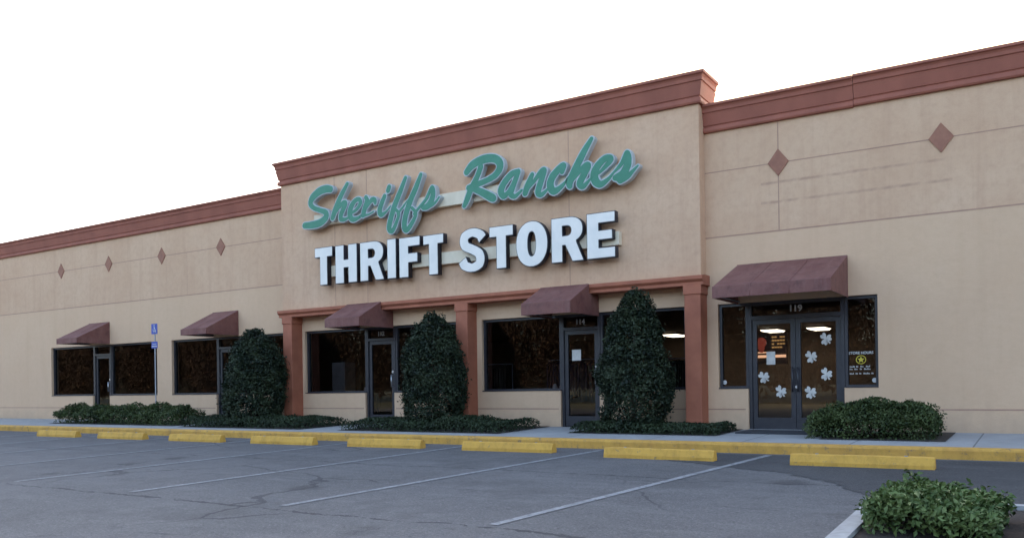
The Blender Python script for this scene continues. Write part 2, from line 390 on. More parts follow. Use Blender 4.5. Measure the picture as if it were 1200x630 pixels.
cornice([(TX0, .42), (TX0, TY), (TX1, TY), (TX1, .42)], 6.80).build('cornice', M_corn, bld)
cornice([(WX0, 0), (TX0, 0)], 6.235, .9).build('cornice', M_corn, bld)
cornice([(TX1, 0), (-2.72, 0)], 6.235, .9).build('cornice', M_corn, bld)
cornice([(-2.712, 0), (WX1, 0)], 6.250, .9).build('cornice', M_corn, bld)

# sealant joints and reveals
b = MB()
def hjoint(x0, x1, z, y=0, h=.012): b = MB(); b.box(x0, x1, y - .003, y + .01, z - h, z + h); b.build('control_joint', M_joint, bld)
def vjoint(x, z0, z1, y=0, h=.009): b = MB(); b.box(x - h, x + h, y - .003, y + .01, z0, z1); b.build('control_joint', M_joint, bld)
for z, h in ((3.71, .012), (4.955, .009)):
    hjoint(WX0, TX0, z, h=h); hjoint(TX1, WX1, z, h=h)
vjoint(-4.035, 3.722, 4.946); vjoint(-4.035, 4.964, 5.70); vjoint(-21.0, 3.722, 4.946, h=.004)
for xj in (-14.84, -13.78, -8.23): vjoint(xj, 2.99, 6.21, TY, .007)
hjoint(-16.34, -14.23, .43); hjoint(-13.2, -11.12, .43); hjoint(-10.8, -8.71, .43); hjoint(-7.69, -5.74, .43); hjoint(-5.42, -4.7, .43); hjoint(-2.89, WX1, .43)
hjoint(WX0, -25.87, .43); hjoint(-24.85, -19.83, .43); hjoint(-18.78, -16.66, .43)
for x in (-27.52, -24.85, -22.17, -19.50, -4.035, -1.36):
    b = MB(); b.prism_y([(x - .19, 4.96), (x, 4.71), (x + .19, 4.96), (x, 5.21)], -.02, .01); b.build('diamond_tile', M_diamond, bld, bevel=.004)

# windows and doors
FY0, FY1, GY = .07, .17, .12
def text_mesh(name, body, size, mat, loc, parent, depth=.003, align='CENTER', thick=0):
    cu = bpy.data.curves.new(name, 'FONT'); cu.body = body; cu.size = size; cu.extrude = depth; cu.align_x = align; cu.offset = thick
    tmp = bpy.data.objects.new('tmp', cu); COL.objects.link(tmp)
    dg = bpy.context.evaluated_depsgraph_get(); me = bpy.data.meshes.new_from_object(tmp.evaluated_get(dg))
    bpy.data.objects.remove(tmp); bpy.data.curves.remove(cu)
    me.transform(Matrix.Rotation(math.pi / 2, 4, 'X')); me.transform(Matrix.Translation(Vector(loc)))
    me.name = name; me.materials.clear(); me.materials.append(mat)
    o = bpy.data.objects.new(name, me); COL.objects.link(o); adopt(o, parent); return o
def frame(b, x0, x1, z0, z1, t=.05, y0=FY0, y1=FY1, bot=None):
    bot = t if bot is None else bot
    b.box(x0, x0 + t, y0, y1, z0, z1); b.box(x1 - t, x1, y0, y1, z0, z1)
    b.box(x0 + t, x1 - t, y0, y1, z1 - t, z1); b.box(x0 + t, x1 - t, y0, y1, z0, z0 + bot)
def pane(x0, x1, z0, z1, parent, y=GY):
    b = MB(); b.quad((x0, y, z0), (x1, y, z0), (x1, y, z1), (x0, y, z1)); return b.build('pane', M_glass, parent)
for x0, x1 in WINS:
    b = MB(); frame(b, x0 + .003, x1 - .003, SILL + .002, HEAD - .002)
    wdw = b.build('window', M_bronze, bld)
    b = MB(); b.box(x0 + .003, x1 - .003, -.012, FY0 - .001, SILL + .002, SILL + .022); b.build('sill', M_bronze, wdw); pane(x0 + .05, x1 - .05, SILL + .05, HEAD - .05, wdw)
def leaf(b, x0, x1, z0, z1):
    frame(b, x0, x1, z0, z1, .085, FY0 + .02, FY1 - .02, .22)
    b.box(x0 + .085, x1 - .085, FY0 + .03, FY1 - .03, .98, 1.03) if False else None
for x0, x1, num in DOORS:
    b = MB(); frame(b, x0 + .002, x1 - .002, .045, HEAD - .003, .055, FY0 - .01, FY1, .0)
    b.box(x0 + .057, x1 - .057, FY0 - .01, FY1, 2.09, 2.15); d = b.build('door', M_bronze, bld)
    b = MB(); leaf(b, x0 + .062, x1 - .062, .055, 2.085); b.build('door_leaf', M_bronze, d)
    pane(x0 + .147, x1 - .147, .275, 2.0, d); pane(x0 + .057, x1 - .057, 2.15, HEAD - .058, d)
    b = MB(); hx = x1 - .105
    b.tube((hx, .02, .95), (hx, .02, 1.25), .014); b.tube((hx, .02, .97), (hx, .09, .97), .01); b.tube((hx, .02, 1.23), (hx, .09, 1.23), .01)
    b.build('door_handle', M_steel, d, True)
    b = MB(); b.tube((hx, .075, 1.32), (hx, .095, 1.32), .03, n=14); b.build('lock_cylinder', M_steel, d)
    if num: text_mesh('door_number', num, .15, M_vinyl, ((x0 + x1) / 2 - .03, GY - .006, 2.215), d, thick=.004)
x0, x1 = DD; mid = (x0 + x1) / 2
b = MB(); frame(b, x0 + .002, x1 - .002, .045, HEAD - .003, .06, FY0 - .01, FY1, 0)
b.box(x0 + .062, x1 - .062, FY0 - .01, FY1, 2.10, 2.17); d = b.build('double_door', M_bronze, bld)
for a, c in ((x0 + .066, mid - .004), (mid + .004, x1 - .066)):
    b = MB(); leaf(b, a, c, .055, 2.095); b.build('door_leaf', M_bronze, d); pane(a + .085, c - .085, .275, 2.01, d)
pane(x0 + .062, x1 - .062, 2.17, HEAD - .063, d)
for hx in (mid - .05, mid + .05):
    b = MB(); b.tube((hx, .02, .75), (hx, .02, 1.2), .014); b.tube((hx, .02, .78), (hx, .09, .78), .01); b.tube((hx, .02, 1.17), (hx, .09, 1.17), .01)
    b.build('door_handle', M_bronze, d, True)
b = MB(); b.tube((mid + .012, .065, .84), (mid + .012, .095, .84), .026, n=14); b.build('lock_cylinder', M_steel, d)
text_mesh('door_number', '119', .165, M_vinyl, (mid, GY - .006, 2.225), d, thick=.004)
b = MB(); b.box(x0, x1, -.02, FY0 - .012, .04, .06); b.build('threshold', M_steel, d)

# ------------------------------------------------------------------ awnings
def awning(x0, x1, ridge_y, ridge_z, lip_y, lip_top, lip_bot, label, notch=False):
    r = empty('awning', ((x0 + x1) / 2, 0, lip_bot), label, 'awning', 'maroon awnings over the shop doors')
    t = .012
    nseg = 24; rows = 10
    b = MB(); W = x1 - x0                                   # sagging sloped sheet with a thickness
    def P(i, j, off):
        f = j / rows; u = i / nseg; s = .018 * math.sin(math.pi * f) * (1 - abs(math.cos(math.pi * u * (3 if W > 1.5 else 2))) ** 3)
        return (x0 + W * u, ridge_y + (lip_y - ridge_y) * f + off * .4, ridge_z + (lip_top - ridge_z) * f - s - off)
    for j in range(rows):
        for i in range(nseg):
            b.quad(P(i, j, 0), P(i, j+1, 0), P(i+1, j+1, 0), P(i+1, j, 0))
            b.quad(P(i, j, t), P(i+1, j, t), P(i+1, j+1, t), P(i, j+1, t))
    for j in range(rows):
        b.quad(P(0, j, 0), P(0, j, t), P(0, j+1, t), P(0, j+1, 0)); b.quad(P(nseg, j, 0), P(nseg, j+1, 0), P(nseg, j+1, t), P(nseg, j, t))
    b.build('canopy', M_awn, r, True)
    b = MB(); b.box(x0 - .004, x1 + .004, lip_y - .014, lip_y - .001, lip_bot, lip_top + .004); b.build('valance', M_awn, r, bevel=.004)
    for xa, xb in ((x0 - .003, x0 + .008), (x1 - .008, x1 + .003)):
        poly = [(ridge_y, ridge_z - .004), (lip_y, lip_top - .004), (lip_y, lip_bot + .003), (-.004, lip_bot + .003)]
        poly += [(-.004, 2.785), (ridge_y, 2.785)] if notch else [(-.004, ridge_z - .004)]
        if notch: poly[-1] = (ridge_y, 2.785)
        b = MB(); b.prism_x(poly, xa, xb); b.build('end_panel', M_awn, r)
    if W > 1.5:
        for u in (1 / 3, 2 / 3):
            xa = x0 + W * u; b = MB(); b.tube((xa, ridge_y, ridge_z + .002), (xa, lip_y, lip_top + .002), .007, n=6); b.tube((xa, lip_y - .014, lip_top), (xa, lip_y - .014, lip_bot), .006, n=6); b.build('seam', M_awn, r, True)
    b = MB(); b.box(x0, x1, ridge_y - .022, ridge_y, ridge_z - .03, ridge_z + .005); b.build('mounting_rail', M_awn, r)
    z = lip_bot + .05; bars = [((x0 + .03, lip_y + .03, z), (x1 - .03, lip_y + .03, z))]
    bars += [((xa, -.01, z), (xa, lip_y + .03, z)) for xa in (x0 + .03, x1 - .03)]
    n = 3 if W > 1.5 else 1
    bars += [((x0 + W * (k + 1) / (n + 1), ridge_y - .02, ridge_z - .06), (x0 + W * (k + 1) / (n + 1), lip_y + .03, lip_top - .05)) for k in range(n)]
    for p, q in bars: b = MB(); b.tube(p, q, .013); b.build('frame_bar', M_galv, r, True)
    return r
awning(-25.95, -24.85, -.005, 3.13, -1.07, 2.60, 2.44, 'maroon awning over the shop door beyond the blue parking sign, farthest left')
awning(-19.87, -18.81, -.005, 3.13, -1.07, 2.60, 2.44, 'maroon awning on the left wing wall beneath the left diamond tiles')
awning(-14.33, -13.25, -.445, 2.97, -1.2, 2.58, 2.37, 'maroon awning over door 112, under the word thrift', True)
awning(-8.85, -7.73, -.445, 2.97, -1.24, 2.58, 2.345, 'maroon awning over door 114, under the word store', True)
awning(-4.82, -2.86, -.005, 3.14, -1.45, 2.60, 2.40, 'wide faded maroon awning over the double glass doors at right')

# ------------------------------------------------------------------ letters
def wall_pt(px, py, y=-.56):
    u, v = px - PP[0], -(py - PP[1]); ca, sa = math.cos(ROLL), math.sin(ROLL)
    ul, vl = ca * u + sa * v, -sa * u + ca * v
    d = CF + CR * (ul / FPX) + CU * (vl / FPX); t = (y - EYE.y) / d.y; P = EYE + d * t
    return P.x, P.z
def smooth_path(pts, n=5):
    P = np.array(pts, float); out = []
    for i in range(len(P) - 1):
        p0, p1, p2, p3 = P[max(i-1, 0)], P[i], P[i+1], P[min(i+2, len(P)-1)]
        for k in range(n):
            t = k / n
            out.append(.5 * (2*p1 + (p2-p0)*t + (2*p0-5*p1+4*p2-p3)*t*t + (3*p1-p0-3*p2+p3)*t**3))
    out.append(P[-1]); return np.array(out)
def field(strokes, step=.011, pad=.12):
    allp = np.vstack(strokes); lo = allp[:, :2].min(0) - pad - allp[:, 2].max(); hi = allp[:, :2].max(0) + pad + allp[:, 2].max()
    X, Z = np.meshgrid(np.arange(lo[0], hi[0], step), np.arange(lo[1], hi[1], step)); F = np.full(X.shape, 9.)
    for st in strokes:
        if len(st) == 1: st = np.vstack([st, st + [1e-4, 0, 0]])
        for a, c in zip(st, st[1:]):
            d = c[:2] - a[:2]; L = d @ d + 1e-12; t = np.clip(((X - a[0]) * d[0] + (Z - a[1]) * d[1]) / L, 0, 1)
            F = np.minimum(F, np.hypot(X - a[0] - t * d[0], Z - a[1] - t * d[1]) - (a[2] + t * (c[2] - a[2])))
    return X, Z, F
def contours(X, Z, F, level):
    G = F - level + 1e-9; ins = G < 0; x0, z0 = X[0, 0], Z[0, 0]; st = X[0, 1] - X[0, 0]
    code = ins[:-1, :-1] * 1 + ins[:-1, 1:] * 2 + ins[1:, 1:] * 4 + ins[1:, :-1] * 8
    nxt = {}; ptv = {}
    def key(i, j, e):      # edges: 0 bottom,1 right,2 top,3 left
        return {0: ('h', i, j), 1: ('v', i, j + 1), 2: ('h', i + 1, j), 3: ('v', i, j)}[e]
    def point(k):
        t, i, j = k
        if t == 'h': a, c = G[i, j], G[i, j+1]; f = a / (a - c); return (x0 + (j + f) * st, z0 + i * st)
        a, c = G[i, j], G[i+1, j]; f = a / (a - c); return (x0 + j * st, z0 + (i + f) * st)
    T = {1: [(0,3)], 2: [(1,0)], 3: [(1,3)], 4: [(2,1)], 5: [(0,3),(2,1)], 6: [(2,0)], 7: [(2,3)], 8: [(3,2)], 9: [(0,2)], 10: [(1,0),(3,2)], 11: [(1,2)], 12: [(3,1)], 13: [(0,1)], 14: [(3,0)]}
    for i, j in np.argwhere((code > 0) & (code < 15)):
        for a, c in T[int(code[i, j])]: nxt[key(i, j, a)] = key(i, j, c)
    loops = []
    while nxt:
        s = next(iter(nxt)); k = s; loop = []
        while k in nxt: loop.append(point(k)); k = nxt.pop(k)
        if len(loop) > 8: loops.append(loop)
    return loops
def simplify(loop, tol=.0025):
    P = np.array(loop)
    def dp(a, c):
        if c <= a + 1: return [a]
        d = P[c] - P[a]; L = np.hypot(*d) + 1e-12; q = P[a+1:c] - P[a]; e = np.abs(d[0] * q[:, 1] - d[1] * q[:, 0]) / L
        m = int(e.argmax())
        return [a] if e[m] < tol else dp(a, a+1+m) + dp(a+1+m, c)
    n = len(P); h = n // 2
    return P[dp(0, h) + dp(h, n - 1) + [n - 1]]
def plate(name, loops, yback, yfront, mat, parent, offset=0, bevel=0):      # filled outline(s) with a real thickness
    cu = bpy.data.curves.new(name, 'CURVE'); cu.dimensions = '2D'; cu.fill_mode = 'BOTH'
    cu.extrude = (yback - yfront) / 2; cu.offset = offset; cu.bevel_depth = bevel
    for lp in loops:
        sp = cu.splines.new('POLY'); sp.points.add(len(lp) - 1); sp.use_cyclic_u = True
        for q, p in zip(sp.points, lp): q.co = (p[0], p[1], 0, 1)
    tmp = bpy.data.objects.new('tmp', cu); COL.objects.link(tmp)
    dg = bpy.context.evaluated_depsgraph_get(); me = bpy.data.meshes.new_from_object(tmp.evaluated_get(dg))
    bpy.data.objects.remove(tmp); bpy.data.curves.remove(cu)
    me.transform(Matrix.Rotation(math.pi / 2, 4, 'X')); me.transform(Matrix.Translation((0, (yback + yfront) / 2, 0)))
    me.name = name; me.materials.clear(); me.materials.append(mat)
    o = bpy.data.objects.new(name, me); COL.objects.link(o); adopt(o, parent); return o

A1, A2, B1, B2 = (350, 190), (420, 190), (535, 170), (640, 150)      # corners of the enlarged tracings, 7 times
SCRIPT = [
 (A1, [[(262,222,46),(225,220,54),(170,240,56),(115,290,50),(98,340,42),(125,375,34),(180,395,34),(222,412,40),(226,450,46),(180,495,52),(110,515,50),(50,520,42)]]),
 (A1, [[(398,178,26),(340,290,38),(300,390,42),(278,455,40)],[(285,440,18),(325,375,28),(368,332,34),(382,345,36),(350,420,38),(345,462,36),(375,470,26),(412,450,14)]]),
 (A1, [[(415,425,14),(470,390,22),(505,335,30),(492,303,30),(455,322,34),(425,378,42),(418,430,42),(440,468,38),(490,455,24),(540,415,12)]]),
 (A2, [[(62,290,30),(72,315,34),(52,380,38),(38,435,36)],[(48,405,16),(82,345,24),(112,308,34),(134,312,34),(138,336,22)],[(40,435,24),(80,430,12),(125,405,8)]]),
 (A2, [[(215,278,30),(175,385,38),(185,430,34),(225,408,16),(262,362,10)],[(252,203,32),(243,232,34)]]),
 (A2, [[(385,128,26),(345,235,36),(300,345,40),(262,470,40),(252,545,38),(278,562,32),(312,490,26),(330,420,22),(300,385,22)],[(318,425,14),(362,370,14),(405,312,10)]]),
 (A2, [[(513,102,26),(470,215,38),(425,320,42),(387,440,42),(377,530,40),(400,555,36),(445,490,30),(472,420,24),(440,375,22)],[(455,425,16),(500,372,18),(545,312,12)]]),
 (A2, [[(500,375,12),(555,305,22),(600,208,24),(612,235,34),(606,295,40),(575,350,40),(535,372,34),(520,352,22)],[(560,372,30),(625,335,18),(662,285,10)]]),
 (B1, [[(82,222,40),(130,162,50),(215,118,54),(300,108,50),(350,140,50),(352,195,46),(310,252,40),(235,295,36),(150,328,36),(98,350,36)],[(198,175,36),(168,260,38),(115,365,40),(82,455,38),(62,498,28)],[(120,350,36),(200,382,44),(280,425,52),(300,435,46)]]),
 (B1, [[(508,212,26),(450,240,38),(390,312,42),(365,378,44),(388,418,38),(432,375,24),(488,265,22),(508,215,26)],[(508,222,30),(462,340,38),(446,400,38),(480,420,28),(535,370,14)]]),
 (B1, [[(620,243,28),(582,335,40),(562,395,36)],[(572,375,14),(640,290,24),(698,213,32),(720,213,32),(688,310,40),(668,388,38),(698,405,28),(755,352,12)]]),
 (B2, [[(138,312,44),(130,360,28)],[(128,310,36),(90,350,42),(48,405,46),(32,470,48),(60,518,44),(110,492,30),(160,440,16),(182,400,10)]]),
 (B2, [[(373,88,24),(305,205,40),(225,370,46),(192,450,44),(196,478,32)],[(210,440,14),(268,362,28),(328,305,36),(344,318,38),(302,400,42),(276,455,42),(302,480,32),(346,438,18),(378,398,10)]]),
 (B2, [[(430,372,14),(482,320,26),(526,268,34),(524,243,34),(480,252,38),(422,312,44),(394,382,50),(408,440,48),(450,460,38),(510,418,22),(552,368,12)]]),
 (B2, [[(556,362,14),(618,292,24),(658,203,26),(672,232,38),(666,304,46),(632,370,46),(585,402,42),(566,408,34)],[(608,425,42),(668,395,32),(718,342,18),(752,308,10)]]),
]
sg = empty('script_sign', (-11.1, -.56, 5.0), 'green brush script shop sign with pale edges, above the white block letters', 'shop sign')
b = MB(); b.box(-15.42, -6.9, -.43, -.302, 5.0, 5.29); b.build('raceway', M_race, sg, bevel=.006)
YB, YF = -.425, -.56
for i, (org, sts) in enumerate(SCRIPT):
    mets = []
    for st in sts:
        q = []
        for x, y, wd in st:
            X, Z = wall_pt(org[0] + x / 7, org[1] + y / 7); q.append((X, Z, wd / 7 / 42 / 2))
        mets.append(smooth_path(q))
    X, Z, F = field(mets); k = (i % 3) * .004
    lt = plate('letter', [simplify(l) for l in contours(X, Z, F, .024)], YB + k * .5, YF + k, M_edge, sg)
    plate('letter_face', [simplify(l) for l in contours(X, Z, F, .001)], YF + k + .004, YF + k - .008, M_green, lt)

def arc(cx, cz, rx_, rz, a0, a1, n=14, p=2.0):
    o = []
    for k in range(n + 1):
        a = math.radians(a0 + (a1 - a0) * k / n); c, s = math.cos(a), math.sin(a)
        o.append((cx + rx_ * math.copysign(abs(c) ** (2 / p), c), cz + rz * math.copysign(abs(s) ** (2 / p), s)))
    return o
# block letters in a unit box (0..1, 0..1); sx is the stem width as a share of the letter's width
def gT(s, h): a, c = .5 - s / 2, .5 + s / 2; return [[(0,1),(0,1-h),(a,1-h),(a,0),(c,0),(c,1-h),(1,1-h),(1,1)]]
def gH(s, h): return [[(0,0),(s,0),(s,.41),(1-s,.41),(1-s,0),(1,0),(1,1),(1-s,1),(1-s,.41+h),(s,.41+h),(s,1),(0,1)]]
def gI(s, h): return [[(0,0),(1,0),(1,1),(0,1)]]
def gF(s, h): return [[(0,0),(s,0),(s,.37),(.88,.37),(.88,.37+h),(s,.37+h),(s,1-h),(1,1-h),(1,1),(0,1)]]
def gE(s, h): return [[(0,0),(1,0),(1,h),(s,h),(s,.41),(.9,.41),(.9,.41+h*.9),(s,.41+h*.9),(s,1-h),(1,1-h),(1,1),(0,1)]]
def gO(s, h): return [arc(.5,.5,.5,.5,0,348,28,2.15), arc(.5,.5,.5-s,.5-h,0,345,22,2.3)]
def gR(s, h):
    top = arc(.55,.72,.43,.28,90,-62,16,2.3)
    return [[(0,0),(s,0),(s,.38)] + [(.44,.38),(.66,0),(1,0)] + [(.78,.42)] + top[::-1] + [(0,1)], [(s,.58),(.50,.58)] + arc(.5,.70,.14,.12,-70,70,8) + [(.50,.82),(s,.82)]]
def gS(s, h):
    cl = [(.93,.74),(.80,.85),(.52,.91),(.25,.85),(.17,.72),(.26,.60),(.50,.52),(.75,.42),(.84,.28),(.76,.15),(.50,.09),(.22,.15),(.10,.28)]
    c = smooth_path(cl, 5); L = []; Rr = []
    for i in range(len(c)):
        d = c[min(i+1, len(c)-1)] - c[max(i-1, 0)]; d = d * [1, 1.27]; d = d / np.hypot(*d); nrm = np.array([-d[1], d[0]])
        wv = (s / 2 if abs(nrm[0]) > .7 else s / 2 * abs(nrm[0]) + h / 2 * 1.27 * (1 - abs(nrm[0]))) * (1.0)
        L.append(c[i] + nrm * wv * [1, 1 / 1.27]); Rr.append(c[i] - nrm * wv * [1, 1 / 1.27])
    P = np.array(L + Rr[::-1]); P = (P - P.min(0)) / (P.max(0) - P.min(0)); return [[tuple(q) for q in P]]
BLOCK = [(gT,-15.27,-14.69,3.50,4.415,.40,.245),(gH,-14.575,-13.888,3.495,4.405,.385,.20),(gR,-13.768,-13.04,3.49,4.40,.33,.2),(gI,-12.92,-12.672,3.487,4.393,1,1),
 (gF,-12.56,-11.963,3.478,4.38,.43,.22),(gT,-11.853,-11.294,3.474,4.362,.43,.22),(gS,-10.866,-10.146,3.443,4.388,.33,.19),(gT,-10.045,-9.452,3.458,4.350,.40,.235),
 (gO,-9.368,-8.612,3.427,4.368,.36,.22),(gR,-8.508,-7.78,3.454,4.350,.335,.2),(gE,-7.69,-7.08,3.457,4.348,.41,.215)]
sg = empty('block_letter_sign', (-11.1, -.56, 3.9), 'white block letter sign with dark navy sides reading thrift store', 'shop sign')
b = MB(); b.box(-14.95, -7.05, -.43, -.302, 3.70, 3.97); b.build('raceway', M_race, sg, bevel=.006)
for i, (g, x0, x1, z0, z1, s, h) in enumerate(BLOCK):
    loops = [[(x0 + (x1 - x0) * u, z0 + (z1 - z0) * v) for u, v in lp] for lp in g(s, h)]
    lt = plate('letter', loops, YB, YF, M_navy, sg, .012)
    plate('letter_face', loops, YF + .004, YF - .008, M_white, lt, -.002)

# ------------------------------------------------------------------ plants
def leaves(pts, nrm, size, jit=1.0):
    n = len(pts); a = rng.normal(size=(n, 3)) * jit + nrm; a /= np.linalg.norm(a, axis=1, keepdims=True)
    u = np.cross(a, rng.normal(size=(n, 3))); u /= np.linalg.norm(u, axis=1, keepdims=True); v = np.cross(a, u)
    L = (size * rng.uniform(.65, 1.3, n))[:, None]; W = L * .52; dr = a * L * .18
    V = np.stack([pts - u * L * .5, pts + v * W * .5 + dr, pts + u * L * .55, pts - v * W * .5 + dr], 1).reshape(-1, 3)
    return V
def leaf_mesh(name, V, mat, parent=None):
    n = len(V) // 4; me = bpy.data.meshes.new(name); me.vertices.add(len(V)); me.vertices.foreach_set('co', V.astype('f').ravel())
    idx = np.arange(n * 4).reshape(-1, 4); tri = np.concatenate([idx[:, [0, 1, 2]], idx[:, [0, 2, 3]]]).ravel()
    me.loops.add(len(tri)); me.loops.foreach_set('vertex_index', tri); me.polygons.add(len(tri) // 3)
    me.polygons.foreach_set('loop_start', np.arange(0, len(tri), 3)); me.update(calc_edges=True); me.validate()
    me.materials.append(mat); o = bpy.data.objects.new(name, me); COL.objects.link(o); adopt(o, parent); return o
def lump(th, z, seed, amp):
    r = np.random.default_rng(seed); s = np.zeros_like(th)
    for k in range(9):
        s += np.sin(th * r.integers(1, 7) + z * r.uniform(1.5, 8) + r.uniform(0, 6.3)) * r.uniform(.4, 1)
    return 1 + amp * s / 2.2
def shrub(x, y, prof, n, seed, label, size=.062, wide=1.0):
    r = empty('holly_shrub', (x, y, .03), label, 'shrub', 'clipped holly shrubs by the shop front')
    zs_, rs_ = zip(*prof); z = rng.uniform(zs_[0], zs_[-1], n * 2); rad = np.interp(z, zs_, rs_) * wide
    keep = rng.uniform(0, max(rs_), n * 2) < rad + .08; z = z[keep][:n]; rad = rad[keep][:n]; m = len(z)
    th = rng.uniform(0, 2 * np.pi, m); q = np.clip(1 - np.abs(rng.normal(0, .17, m)), .1, 1)
    spr = rng.uniform(size=m) < .10; q[spr] += rng.uniform(0, .2, spr.sum())
    R_ = rad * lump(th, z, seed, .095) * q
    P = np.stack([x + R_ * np.cos(th), y + R_ * np.sin(th) * .92, .03 + z], 1)
    nc = 210; ci = rng.choice(m, nc, replace=False); ang = th[ci]; rc = rad[ci] * lump(ang, z[ci], seed, .095) * rng.uniform(.80, .94, nc)
    CC = np.stack([x + rc * np.cos(ang), y + rc * np.sin(ang) * .92, .03 + z[ci]], 1); k = int(m * .42); w_ = rng.integers(0, nc, k)
    dv = rng.normal(size=(k, 3)); dv /= np.linalg.norm(dv, axis=1, keepdims=True); cs = rng.uniform(.07, .15, nc)
    P[:k] = CC[w_] + dv * (cs[w_] * rng.uniform(.55, 1.05, k))[:, None]; P[:, 2] = np.maximum(P[:, 2], .06)
    gap = np.sin(P[:, 0] * 7 + seed) * np.sin(P[:, 2] * 6 + seed * 2) * np.sin(P[:, 1] * 7) > .45
    low = (P[:, 2] < .6) & (rng.uniform(size=m) < .3)
    P = P[~((gap & (rng.uniform(size=m) < .5)) | low)]; N = (P - [x, y, .9]) * [1, 1, .5]; N /= np.linalg.norm(N, axis=1, keepdims=True)
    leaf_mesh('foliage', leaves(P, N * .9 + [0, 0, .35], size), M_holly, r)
    for k in range(5):
        b = MB(); a = k * 1.26 + seed; b.tube((x + .05 * math.cos(a), y + .05 * math.sin(a), .0), (x + .3 * math.cos(a), y + .3 * math.sin(a), 1.3), .03, .012, 7); b.build('limb', M_bark, r, True)
    b = MB(); b.tube((x, y, 0), (x, y, prof[-1][0] * .85), .045, .012, 8); b.build('trunk', M_bark, r, True)
    return r
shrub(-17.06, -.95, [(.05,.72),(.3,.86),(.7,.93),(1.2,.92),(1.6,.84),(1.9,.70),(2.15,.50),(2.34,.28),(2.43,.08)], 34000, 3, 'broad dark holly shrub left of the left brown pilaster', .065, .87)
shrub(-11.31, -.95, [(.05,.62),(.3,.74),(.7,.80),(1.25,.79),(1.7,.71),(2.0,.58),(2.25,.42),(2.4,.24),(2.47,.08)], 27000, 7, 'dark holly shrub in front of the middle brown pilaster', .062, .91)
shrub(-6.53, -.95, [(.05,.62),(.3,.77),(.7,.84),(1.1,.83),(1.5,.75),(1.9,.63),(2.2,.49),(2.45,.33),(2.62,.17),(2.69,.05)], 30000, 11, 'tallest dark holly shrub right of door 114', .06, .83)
def hedge(name, x0, x1, y0, y1, h, n, mat, seed, label, group, cat, size=.05, z0=.02, rnd=.12):
    r = empty(name, ((x0 + x1) / 2, (y0 + y1) / 2, z0), label, cat, group)
    X = rng.uniform(x0, x1, n); Y = rng.uniform(y0, y1, n); rr = np.random.default_rng(seed)
    H = np.ones(n)
    for k in range(10): H += .05 * np.sin(X * rr.uniform(1, 9) + rr.uniform(0, 6)) + .03 * np.sin(Y * rr.uniform(2, 9) + X * 3 + rr.uniform(0, 6))
    ex = np.minimum(np.minimum(X - x0, x1 - X), np.minimum(Y - y0, y1 - Y)); H = h * H * np.clip(.45 + .55 * np.sqrt(np.clip(ex / rnd, 0, 1)), 0, 1)
    Z = H * np.clip(1 - np.abs(rng.normal(0, .2, n)), 0, 1); side = rng.uniform(size=n) < np.clip(.75 - ex * 2, .35, .7)
    Z[side] = H[side] * rng.uniform(0, 1, side.sum())
    P = np.stack([X, Y, z0 + Z], 1)
    if h > .3:                                                        # bunched shoots break up the clipped top
        nc = 150; ci = rng.choice(n, nc, replace=False); k = int(n * .45); w_ = rng.integers(0, nc, k)
        CC = np.stack([X[ci], Y[ci], z0 + H[ci] * rng.uniform(.45, 1.0, nc)], 1); dv = rng.normal(size=(k, 3)); dv /= np.linalg.norm(dv, axis=1, keepdims=True)
        P[:k] = CC[w_] + dv * (rng.uniform(.05, .11, nc)[w_] * rng.uniform(.4, 1.1, k))[:, None]; P[:, 2] = np.maximum(P[:, 2], z0 + .01)
    cx, cy = (x0 + x1) / 2, (y0 + y1) / 2
    N = np.stack([np.where(ex < .12, (X - cx) / (x1 - x0), 0), np.where(ex < .12, (Y - cy) / (y1 - y0) * 2, 0), np.full(n, .7)], 1)
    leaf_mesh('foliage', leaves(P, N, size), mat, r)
    return r
GH = 'low clipped hedges along the shop front'
hedge('low_hedge', -18.65, -14.35, -2.05, -.35, .22, 15000, M_hedge, 1, 'low dark hedge bed between the left wing door and door 112', GH, 'hedge')
hedge('low_hedge', -13.1, -8.95, -2.05, -.30, .22, 15000, M_hedge, 2, 'low dark hedge bed between door 112 and door 114', GH, 'hedge')
hedge('low_hedge', -7.62, -4.78, -1.55, -.25, .20, 11000, M_hedge, 3, 'low dark hedge bed between door 114 and the double doors', GH, 'hedge')
hedge('boxwood_hedge', -25.0, -19.25, -1.75, -.75, .50, 30000, M_box, 4, 'knee high rounded green hedge at the foot of the blue parking sign', None, 'hedge', .055, .02, .35)
hedge('boxwood_bush', -3.22, -1.35, -1.75, -.65, .60, 24000, M_box, 5, 'rounded green boxwood bush beside the double glass doors', None, 'bush', .05, .02, .4)
hedge('island_shrub', -1.16, -.25, -8.9, -7.9, .33, 9000, M_ivy, 6, 'small light green shrub on the parking island behind its pale kerb', 'shrubs on the parking island', 'shrub', .052, gz(-8.2) + .1, .4)
hedge('island_shrub', -.05, .95, -9.2, -7.8, .30, 9000, M_ivy, 8, 'small light green shrub on the parking island, farther right than its neighbour', 'shrubs on the parking island', 'shrub', .052, gz(-8.2) + .1, .4)
b = MB()
for x0, x1, y0, y1 in ((-18.7, -14.3, -2.1, -.02), (-13.15, -8.9, -2.1, -.02), (-7.66, -4.74, -1.6, -.02), (-25.1, -19.2, -1.85, -.02), (-3.0, -1.2, -1.85, -.02)):
    zt = lambda y: .054 + .052 / 2.69 * y if True else 0
    b.quad((x0, y0, zt(y0) + .004), (x1, y0, zt(y0) + .004), (x1, y1, zt(y1) + .004), (x0, y1, zt(y1) + .004))
struct(b, 'planting_beds', M_mulch)
